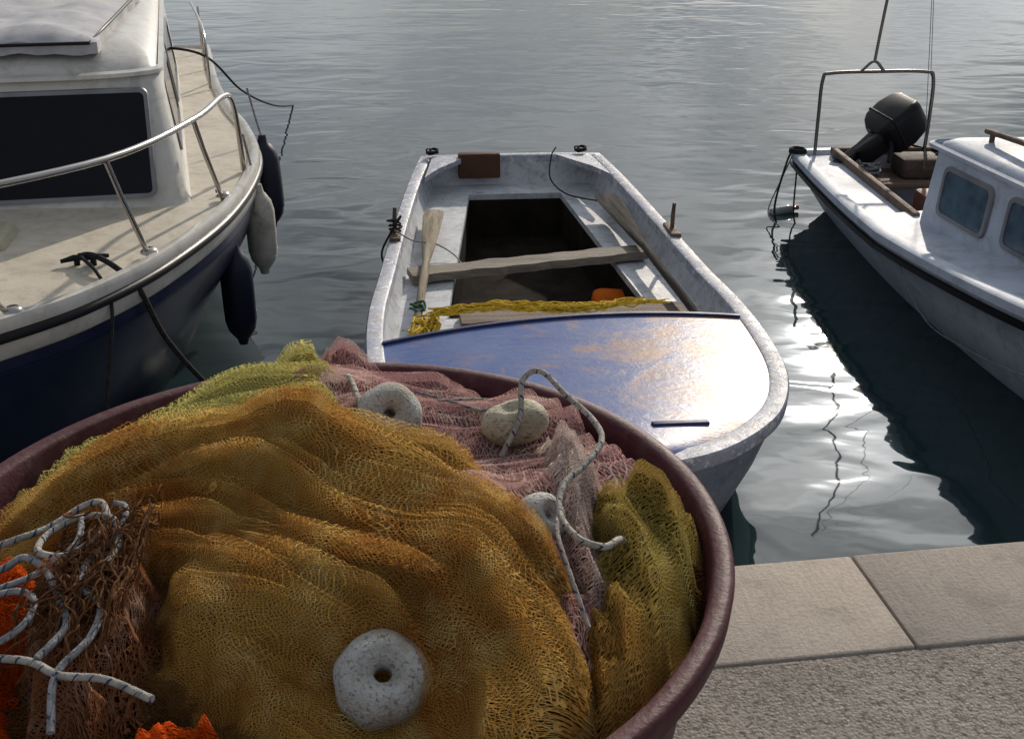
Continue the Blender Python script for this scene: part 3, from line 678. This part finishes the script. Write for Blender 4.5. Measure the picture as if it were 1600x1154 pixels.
# ---------------------------------------------------------------- nets
def netmat(name,cols,cell,thr=.2,transl=.45,dark=.5):
    m,t=newmat(name); t.n.remove(t.n['Principled BSDF']); out=t.n['Material Output']
    uv=t.new('ShaderNodeUVMap').outputs[0]; ob=t.new('ShaderNodeTexCoord').outputs['Object']
    nz=t.new('ShaderNodeTexNoise',ins={'Scale':6.,'Detail':2.}); t.link(uv,nz.inputs['Vector'])
    vs=t.new('ShaderNodeVectorMath',operation='MULTIPLY_ADD'); t.link(nz.outputs[1],vs.inputs[0]); vs.inputs[1].default_value=(.13,.13,.0); t.link(uv,vs.inputs[2])
    nz2=t.new('ShaderNodeTexNoise',ins={'Scale':60.,'Detail':1.}); t.link(uv,nz2.inputs['Vector'])
    vs2=t.new('ShaderNodeVectorMath',operation='MULTIPLY_ADD'); t.link(nz2.outputs[1],vs2.inputs[0]); vs2.inputs[1].default_value=(.005,.005,.0); t.link(vs.outputs[0],vs2.inputs[2])
    s=t.new('ShaderNodeSeparateXYZ'); t.link(vs2.outputs[0],s.inputs[0])
    k=1/cell
    def line(op):
        q=t.math('MULTIPLY',t.math(op,s.outputs[0],s.outputs[1]),k)
        return t.math('ABSOLUTE',t.math('SUBTRACT',t.math('FRACT',q),.5))
    a=line('ADD');b_=line('SUBTRACT')
    mn=t.math('MINIMUM',a,b_)
    alpha=t.math('LESS_THAN',mn,thr*.5)
    n=t.noise(ob,4.5,5,.6,.5); n2=t.noise(ob,16,4,.6)
    c=t.mix(t.ramp(n,.38,.6),cols[0],cols[1]); c=t.mix(t.ramp(n2,.5,.75),c,cols[2])
    at=t.new('ShaderNodeAttribute',attribute_name='hue'); 
    c=t.mix(at.outputs['Fac'],c,cols[3] if len(cols)>3 else cols[0])
    d=t.new('ShaderNodeBsdfDiffuse'); tr=t.new('ShaderNodeBsdfTranslucent')
    t.link(c,d.inputs[0]); t.link(c,tr.inputs[0])
    ms=t.new('ShaderNodeMixShader',ins={0:transl}); t.link(d.outputs[0],ms.inputs[1]); t.link(tr.outputs[0],ms.inputs[2])
    tp_=t.new('ShaderNodeBsdfTransparent'); mx=t.new('ShaderNodeMixShader'); t.link(alpha,mx.inputs[0]); t.link(tp_.outputs[0],mx.inputs[1]); t.link(ms.outputs[0],mx.inputs[2])
    t.link(mx.outputs[0],out.inputs[0])
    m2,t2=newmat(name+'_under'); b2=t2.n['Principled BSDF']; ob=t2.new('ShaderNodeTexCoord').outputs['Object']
    n=t2.noise(ob,4.5,5,.6,.5); c=t2.mix(t2.ramp(n,.38,.6),tuple(x*dark for x in cols[0]),tuple(x*dark for x in cols[1]))  # net colour darkened to paint in the shade of creases beneath the mesh
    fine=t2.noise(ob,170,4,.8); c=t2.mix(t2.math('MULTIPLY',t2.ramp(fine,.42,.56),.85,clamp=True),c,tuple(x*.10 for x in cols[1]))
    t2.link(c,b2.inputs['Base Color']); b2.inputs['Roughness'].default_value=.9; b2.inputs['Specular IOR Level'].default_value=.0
    return m,m2
def sstep(a,b,x): q=np.clip((x-a)/(b-a),0,1); return q*q*(3-2*q)
def segd(x,y,P):
    d=np.full(x.shape,9.)
    for (ax,ay),(bx,by) in zip(P[:-1],P[1:]):
        dx,dy=bx-ax,by-ay; q=np.clip(((x-ax)*dx+(y-ay)*dy)/(dx*dx+dy*dy),0,1)
        d=np.minimum(d,np.hypot(x-ax-q*dx,y-ay-q*dy))
    return d
def insd(x,y,P):
    ins=np.zeros(x.shape,bool); n=len(P)
    for i in range(n):
        ax,ay=P[i];bx,by=P[(i+1)%n]
        c=((ay>y)!=(by>y)); 
        with np.errstate(divide='ignore',invalid='ignore'):
            ins^=c&(x<(bx-ax)*(y-ay)/((by-ay) if by!=ay else 1e-9)+ax)
    d=segd(x,y,P+[P[0]])
    return np.where(ins,d,-d)
def base(x,y):
    rt=np.hypot(x-TC[0],y-TC[1]); r=rt/.66
    h=1.235+.10*(1-r**2.2)
    h=h-.02*sstep(.88,1.,r)
    h=h+.058*np.exp(-(((x+.45)/.20)**2+((y-1.94)/.13)**2))
    h=h+.060*np.exp(-(segd(x,y,[(-.68,1.74),(-.40,1.68),(-.15,1.58),(-.0,1.42),(.05,1.2)])/.10)**2)
    h=h+.022*np.exp(-(((x-.0)/.28)**2+((y-2.0)/.12)**2))
    h=h+.055*np.exp(-(((x-.25)/.09)**2+((y-1.45)/.2)**2))
    h=h-.060*sstep(-.58,-.88,x)*sstep(1.35,1.6,y)
    h=h-.045*np.exp(-(((x+.20)/.18)**2+((y-1.18)/.12)**2))
    ws=np.exp(-((x+.42)/.17)**4)*sstep(1.85,2.0,y)
    q=sstep(.60,.655,rt)
    h=h*(1-ws*q)+(1.312-1.6*np.maximum(rt-.685,0))*ws*q
    return h
def ridge(n,k=2.6): return 1-np.minimum(np.abs(n)*k,1)
def net(name,label,poly,cen,mats,seed,lift,amp=1.,fr=9.,fa=1.6,shells=4,huef=None,step=.0033,edge=.06,sep=.006,el_=.7,lim=.655,spill=0.,meander=.11,grp='nets heaped in the tub'):
    P=poly; xs_=[p[0] for p in P]; ys_=[p[1] for p in P]
    X,Y=np.meshgrid(np.arange(min(xs_)-.01,max(xs_)+.01,step),np.arange(min(ys_)-.01,max(ys_)+.01,step))
    wob=.03*pn(X*7,Y*7,seed+50)+.016*pn(X*22,Y*22,seed+51)+.008*pn(X*60,Y*60,seed+53)
    sd=insd(X,Y,P)+wob
    rT=np.hypot(X-TC[0],Y-TC[1])
    L_=lim+spill*np.exp(-((X+.42)/.15)**4)*sstep(1.85,2.0,Y)
    sd=np.minimum(sd,(L_-rT)+.012*pn(X*14,Y*14,seed+52)*(spill>0))
    wx=X+meander*pn(X*2.6,Y*2.6,seed+1)+.015*pn(X*8,Y*8,seed+11); wy=Y+meander*pn(X*2.6,Y*2.6,seed+2)+.015*pn(X*8,Y*8,seed+12)
    D=np.hypot(wx-cen[0],wy-cen[1]); A=np.arctan2(wy-cen[1],wx-cen[0])
    Dm=float(np.mean(np.hypot(X-cen[0],Y-cen[1])[sd>0]))
    S=A*Dm
    env=.35+1.1*np.clip(pn(X*4,Y*4,seed+9)+.5,0,1)
    big=ridge(pn(D*fr+.6*S,S*fa,seed+3),2.0)**1.2
    mid=ridge(pn(D*fr*2.2+3-1.2*S,S*fa*1.1,seed+4),2.3)**1.2
    mid2=ridge(pn(D*fr*3.6+9+1.5*S,S*fa*1.4,seed+14),2.3)
    low=.026*pn(X*3.5,Y*3.5,seed+6)
    e=sstep(-.01,edge,sd)
    V=[];F=[];UV=[];MI=[];HU=[]
    for s in range(shells+1):
        if s==0:
            Z=base(X,Y)+(.056*big*env+.034*mid*env+.016*mid2+low)*amp-.066*amp
            Z=Z+lift*e-(1-e)*.03
        else:
            k=1 if s%2 else -1
            f1=ridge(pn(D*fr*1.7+s*5.3+k*1.2*S,S*fa*.9+s,seed+100+s),2.2)
            f2=ridge(pn(D*fr*4.4+s*3.1-k*1.6*S,S*fa*1.3,seed+120+s),2.3)
            f3=ridge(pn(D*fr*9+s,S*fa*2.0,seed+130+s),2.6)
            sag=np.clip(pn(X*7+s*7,Y*7,seed+20+s)+.2,0,1)
            Z=base(X,Y)+(.056*big*env+.030*mid*env+.011*mid2+low)*amp-.066*amp
            Z=Z+lift*e-(1-e)*.03+(sep*(s-.3)+.012*sag+(.013*f1+.009*f2+.0035*f3)*amp)*(.3+.7*e)
        thr_=.0 if s==0 else -.014*pn(X*15,Y*15,seed+60+s)-.008*pn(X*45,Y*45,seed+65+s)-.004*s+.002
        keep=sd>thr_
        jx=0 if s==0 else .004*pn(X*12,Y*12,seed+70+s); jy=0 if s==0 else .004*pn(X*12+5,Y*12,seed+80+s)
        off=sum(len(q) for q in V)
        ok=keep[:-1,:-1]&keep[1:,:-1]&keep[:-1,1:]&keep[1:,1:]
        used=np.zeros(X.shape,bool)
        used[:-1,:-1]|=ok;used[1:,:-1]|=ok;used[:-1,1:]|=ok;used[1:,1:]|=ok
        idx=-np.ones(X.shape,int); idx[used]=np.arange(used.sum())+off
        V.append(np.stack([(X+jx)[used],(Y+jy)[used],Z[used]],1))
        uu=D+Z*.9; vv=S*el_
        rot=(s-2)*.22
        U2=uu*math.cos(rot)-vv*math.sin(rot); V2=uu*math.sin(rot)+vv*math.cos(rot)
        UV.append(np.stack([U2[used]+s*.013,V2[used]+s*.37],1))
        jj,ii=np.nonzero(ok)
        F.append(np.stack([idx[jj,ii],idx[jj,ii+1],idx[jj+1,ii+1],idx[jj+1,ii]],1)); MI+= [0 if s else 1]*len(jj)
        hh=huef(X,Y)+.5*pn(X*4,Y*4,seed+90)+.2*pn(X*12,Y*12,seed+91) if huef is not None else np.zeros(X.shape)
        HU.append(np.clip(hh,0,1)[used])
    V=np.concatenate(V);F=np.concatenate(F);UV=np.concatenate(UV);HU=np.concatenate(HU)
    me=bpy.data.meshes.new(name)
    me.vertices.add(len(V)); me.vertices.foreach_set('co',V.astype(np.float32).ravel())
    me.loops.add(len(F)*4); me.loops.foreach_set('vertex_index',F.astype(np.int32).ravel())
    me.polygons.add(len(F)); me.polygons.foreach_set('loop_start',np.arange(0,len(F)*4,4,dtype=np.int32))
    for q in mats: me.materials.append(q)
    me.update(calc_edges=True); me.validate()
    me.polygons.foreach_set('material_index',np.array(MI,dtype=np.int32)); me.polygons.foreach_set('use_smooth',np.ones(len(F),bool))
    l=me.uv_layers.new(name='UVMap'); l.data.foreach_set('uv',UV[F.ravel()].astype(np.float32).ravel())
    at=me.attributes.new('hue','FLOAT','POINT'); at.data.foreach_set('value',HU.astype(np.float32))
    me.update()
    o=bpy.data.objects.new(name,me); COL.objects.link(o)
    return reg(o,None,label,'fishing net',None,grp)
circ=[(TC[0]+.67*math.cos(a),TC[1]+.67*math.sin(a)) for a in np.linspace(0,2*math.pi,40,endpoint=False)]
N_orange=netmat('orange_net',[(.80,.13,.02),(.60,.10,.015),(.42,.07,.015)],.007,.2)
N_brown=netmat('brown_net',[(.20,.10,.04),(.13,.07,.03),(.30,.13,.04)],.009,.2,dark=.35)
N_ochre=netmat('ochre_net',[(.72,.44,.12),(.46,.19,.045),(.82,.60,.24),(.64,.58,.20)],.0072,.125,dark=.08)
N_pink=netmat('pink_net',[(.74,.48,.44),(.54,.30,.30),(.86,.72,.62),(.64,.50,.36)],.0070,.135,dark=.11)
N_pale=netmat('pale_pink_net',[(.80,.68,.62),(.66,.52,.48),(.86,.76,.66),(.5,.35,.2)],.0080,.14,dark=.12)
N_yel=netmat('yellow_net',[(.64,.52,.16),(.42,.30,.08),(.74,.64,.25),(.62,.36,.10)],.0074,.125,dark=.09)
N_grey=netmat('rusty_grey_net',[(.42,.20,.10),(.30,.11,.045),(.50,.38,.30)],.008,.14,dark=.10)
net('fishing_net','dark brown net filling the bottom of the tub',circ,(-.3,.6),N_brown,1,-.03,.8,shells=2,step=.006)
net('fishing_net','bright orange net showing beside grey ropes',[(-1.0,1.0),(-1.0,1.48),(-.82,1.47),(-.72,1.42),(-.69,1.34),(-.71,1.2),(-.64,1.08),(-.50,1.06),(-.45,1.13),(-.38,1.10),(-.42,1.0),(-.6,.9)],(-.6,.8),N_orange,11,.070,.7,fr=10,shells=3)
net('fishing_net','dusty pink and mauve net with floats',[(-.44,2.30),(-.50,1.95),(-.36,1.82),(-.30,1.70),(-.05,1.48),(.04,1.25),(.14,1.20),(.17,1.36),(.18,1.60),(.25,1.72),(.36,1.80),(.2,2.2),(0,2.35),(-.3,2.40)],(-.9,2.9),N_pink,21,.022,.75,fr=8,fa=1.5,shells=3,spill=.05)
net('fishing_net','olive yellow net bunched against the tub wall',[(.13,1.66),(.22,1.75),(.42,1.72),(.42,1.2),(.22,1.02),(.10,1.16),(.12,1.35)],(2.3,1.75),N_yel,31,.040,.95,fr=9,fa=1.5,shells=4,
    huef=lambda X,Y:sstep(1.50,1.20,Y)*.9)
net('fishing_net','ochre gold net draped over the heap',[(-.36,2.14),(-.30,1.86),(-.17,1.755),(-.035,1.665),(.055,1.53),(.11,1.37),(.14,1.22),(.16,1.02),(.05,.95),(-.2,.95),(-.34,1.08),(-.42,1.16),(-.50,1.22),(-.53,1.36),(-.64,1.47),(-.82,1.47),(-1.02,1.5),(-1.0,1.8),(-.75,2.05),(-.60,2.25),(-.45,2.35)],(-.62,.78),N_ochre,41,.050,1.0,fr=7.5,fa=1.0,shells=4,spill=.045,
    huef=lambda X,Y:sstep(1.60,1.95,Y)*1.1-.3*sstep(-.3,.1,X))
net('fishing_net','pale pink grey net gathered in a bunch beneath rope',[(.02,1.86),(.09,1.92),(.17,1.82),(.18,1.66),(.15,1.52),(.19,1.38),(.12,1.28),(.07,1.36),(.06,1.52),(.04,1.68)],(2.4,1.7),N_pale,71,.080,.55,fr=12,fa=1.4,shells=4,edge=.07)
net('fishing_net','rusty grey net bundled up with rope',[(-.74,1.38),(-.64,1.46),(-.53,1.38),(-.50,1.27),(-.54,1.12),(-.66,1.10),(-.70,1.24)],(-.9,1.7),N_grey,61,.085,.8,fr=12,fa=2,shells=4)

def zs(x,y,l=.0): return float(base(np.array([x]),np.array([y]))[0])+l
def netfloat(x,y,z,R,h,hole,mat,rx,ry,lab):
    pr=[]
    for k in range(17):
        a=-math.pi/2+math.pi*k/16
        pr.append((hole+(R-hole)*(.35+.65*math.cos(a)),h*math.sin(a)))
    pr=[(hole,-h*.75)]+pr+[(hole,h*.75),(hole,-h*.75)]
    v,f=lathe(pr,40)
    vv=[]
    for p in v:
        k=1+.07*float(pn(p[0]*25+R*100,p[1]*25+p[2]*20,9))+.025*float(pn(p[0]*90,p[1]*90+p[2]*60,10)); vv.append((p[0]*k,p[1]*k,p[2]*k))
    o=mesh_obj('net_float',vv,f,mat,None,60,label=lab,cat='fishing float',group='foam floats on the nets')
    o.location=(x,y,z); o.rotation_euler=(rx,ry,0)
    return o
netfloat(-.235,1.865,1.382,.064,.044,.011,M_float,.85,.25,'speckled white ring float on pink net')
o=netfloat(.005,1.885,1.358,.056,.036,.002,M_floatc,.15,-.20,'cream oblong foam float on pink net'); o.scale=(1.2,.85,1)
netfloat(.045,1.53,1.365,.044,.036,.007,M_float,.5,.7,'pale float half buried between two nets')
netfloat(-.18,1.20,1.315,.068,.050,.013,M_float,.60,.15,'speckled white ring float sunk in ochre net')

def rp(name,P,r,mat,label,n=8):
    Q=catmull(P,n)
    return tube(name,Q,r,mat,None,10,0,label=label,cat='rope')
rp('net_rope',[(-.36,1.98,1.38),(-.335,2.0,1.405),(-.31,1.93,1.415),(-.29,1.86,1.41),(-.27,1.80,1.38)],.006,M_rope,'white flecked rope lying between two nets')
rp('net_rope',[(-.02,1.80,1.33),(.015,1.85,1.39),(.02,1.90,1.44),(.055,1.90,1.46),(.10,1.83,1.445),(.145,1.75,1.435),(.155,1.67,1.435),(.12,1.60,1.425),(.085,1.55,1.42),(.075,1.48,1.41),(.10,1.41,1.41),(.14,1.40,1.40),(.17,1.45,1.38),(.19,1.50,1.33)],.0056,M_rope,'white rope with dark flecks looping above the nets')
rp('net_rope',[(.075,1.50,1.405),(.07,1.42,1.41),(.085,1.34,1.395),(.11,1.27,1.35)],.0035,M_rope,'thin pale line running down beside yellow net')
ZR=.130
def rz(pts,dz=0): return [(a_,b2,zs(a_,b2,ZR+dz+.004*math.sin(i*2.1))) for i,(a_,b2) in enumerate(pts)]
rp('net_rope',rz([(-.90,1.30),(-.80,1.34),(-.75,1.33),(-.715,1.345),(-.665,1.30),(-.62,1.235),(-.60,1.19),(-.62,1.14)]),.0056,M_ropeg,'blue grey rope curving over orange net')
rp('net_rope',rz([(-.90,1.36),(-.75,1.38),(-.705,1.415),(-.665,1.455),(-.63,1.445),(-.61,1.39),(-.64,1.33),(-.69,1.34),(-.70,1.39),(-.66,1.42),(-.60,1.40),(-.575,1.34),(-.59,1.27)],.005),.0054,M_rope,'pale rope looped over rusty bundle')
rp('net_rope',rz([(-.85,1.20),(-.76,1.19),(-.69,1.16),(-.63,1.14),(-.58,1.11),(-.52,1.105),(-.45,1.07)]),.0054,M_rope,'pale rope lying across orange net')
rp('net_rope',rz([(-.615,1.455),(-.59,1.43),(-.585,1.37),(-.61,1.32),(-.60,1.26),(-.565,1.23),(-.56,1.17),(-.585,1.11),(-.57,1.04)]),.0052,M_ropeg,'blue grey rope twisting through rusty bundle')
rp('net_rope',rz([(-.90,1.25),(-.76,1.25),(-.70,1.27),(-.66,1.24),(-.66,1.19),(-.71,1.17),(-.76,1.20),(-.74,1.26),(-.68,1.30),(-.64,1.35),(-.65,1.41)],.006),.005,M_ropeg,'loop of blue grey rope on orange net')
g=MB()
for k in range(260):
    c0=np.array([-.605+random.gauss(0,.028),1.45-random.uniform(0,.22)]); P=[]; hd=-1.5+random.gauss(0,.6); st=random.uniform(.008,.018)
    off=random.uniform(.125,.150)
    for i in range(9):
        hd+=random.gauss(0,.6)+(-1.5-hd)*.12; c0=c0+st*np.array([math.cos(hd),math.sin(hd)])
        c0[0]=min(max(c0[0],-.68),-.545)
        P.append((c0[0],c0[1],zs(c0[0],c0[1],off+.006*math.sin(i*.9+k)-.03*(i/8)**2)))
    v,f,uv=tubegeo(catmull(P,4),random.uniform(.0006,.0020),5); g.add(v,f,uv)
g.obj('rope_tangle',M_ropeb,None,60,label='tangle of rusty brown cord on the net heap',cat='rope')
for k,(P,mt) in enumerate([([(-.20,2.05),(-.12,1.98),(-.06,1.95),(.0,2.0)],M_ropeg),([(-.15,1.98),(-.05,2.02),(.05,2.0),(.10,1.93)],M_rope),([(-.12,1.78),(-.10,1.70),(-.02,1.66),(.04,1.70)],M_ropeb),([(.16,1.66),(.19,1.72),(.17,1.80),(.10,1.84)],M_ropeg)]):
    rp('net_twine',[(a_,b2,zs(a_,b2,.038)) for a_,b2 in P],.003,mt,'thin twine lying across the pink net')
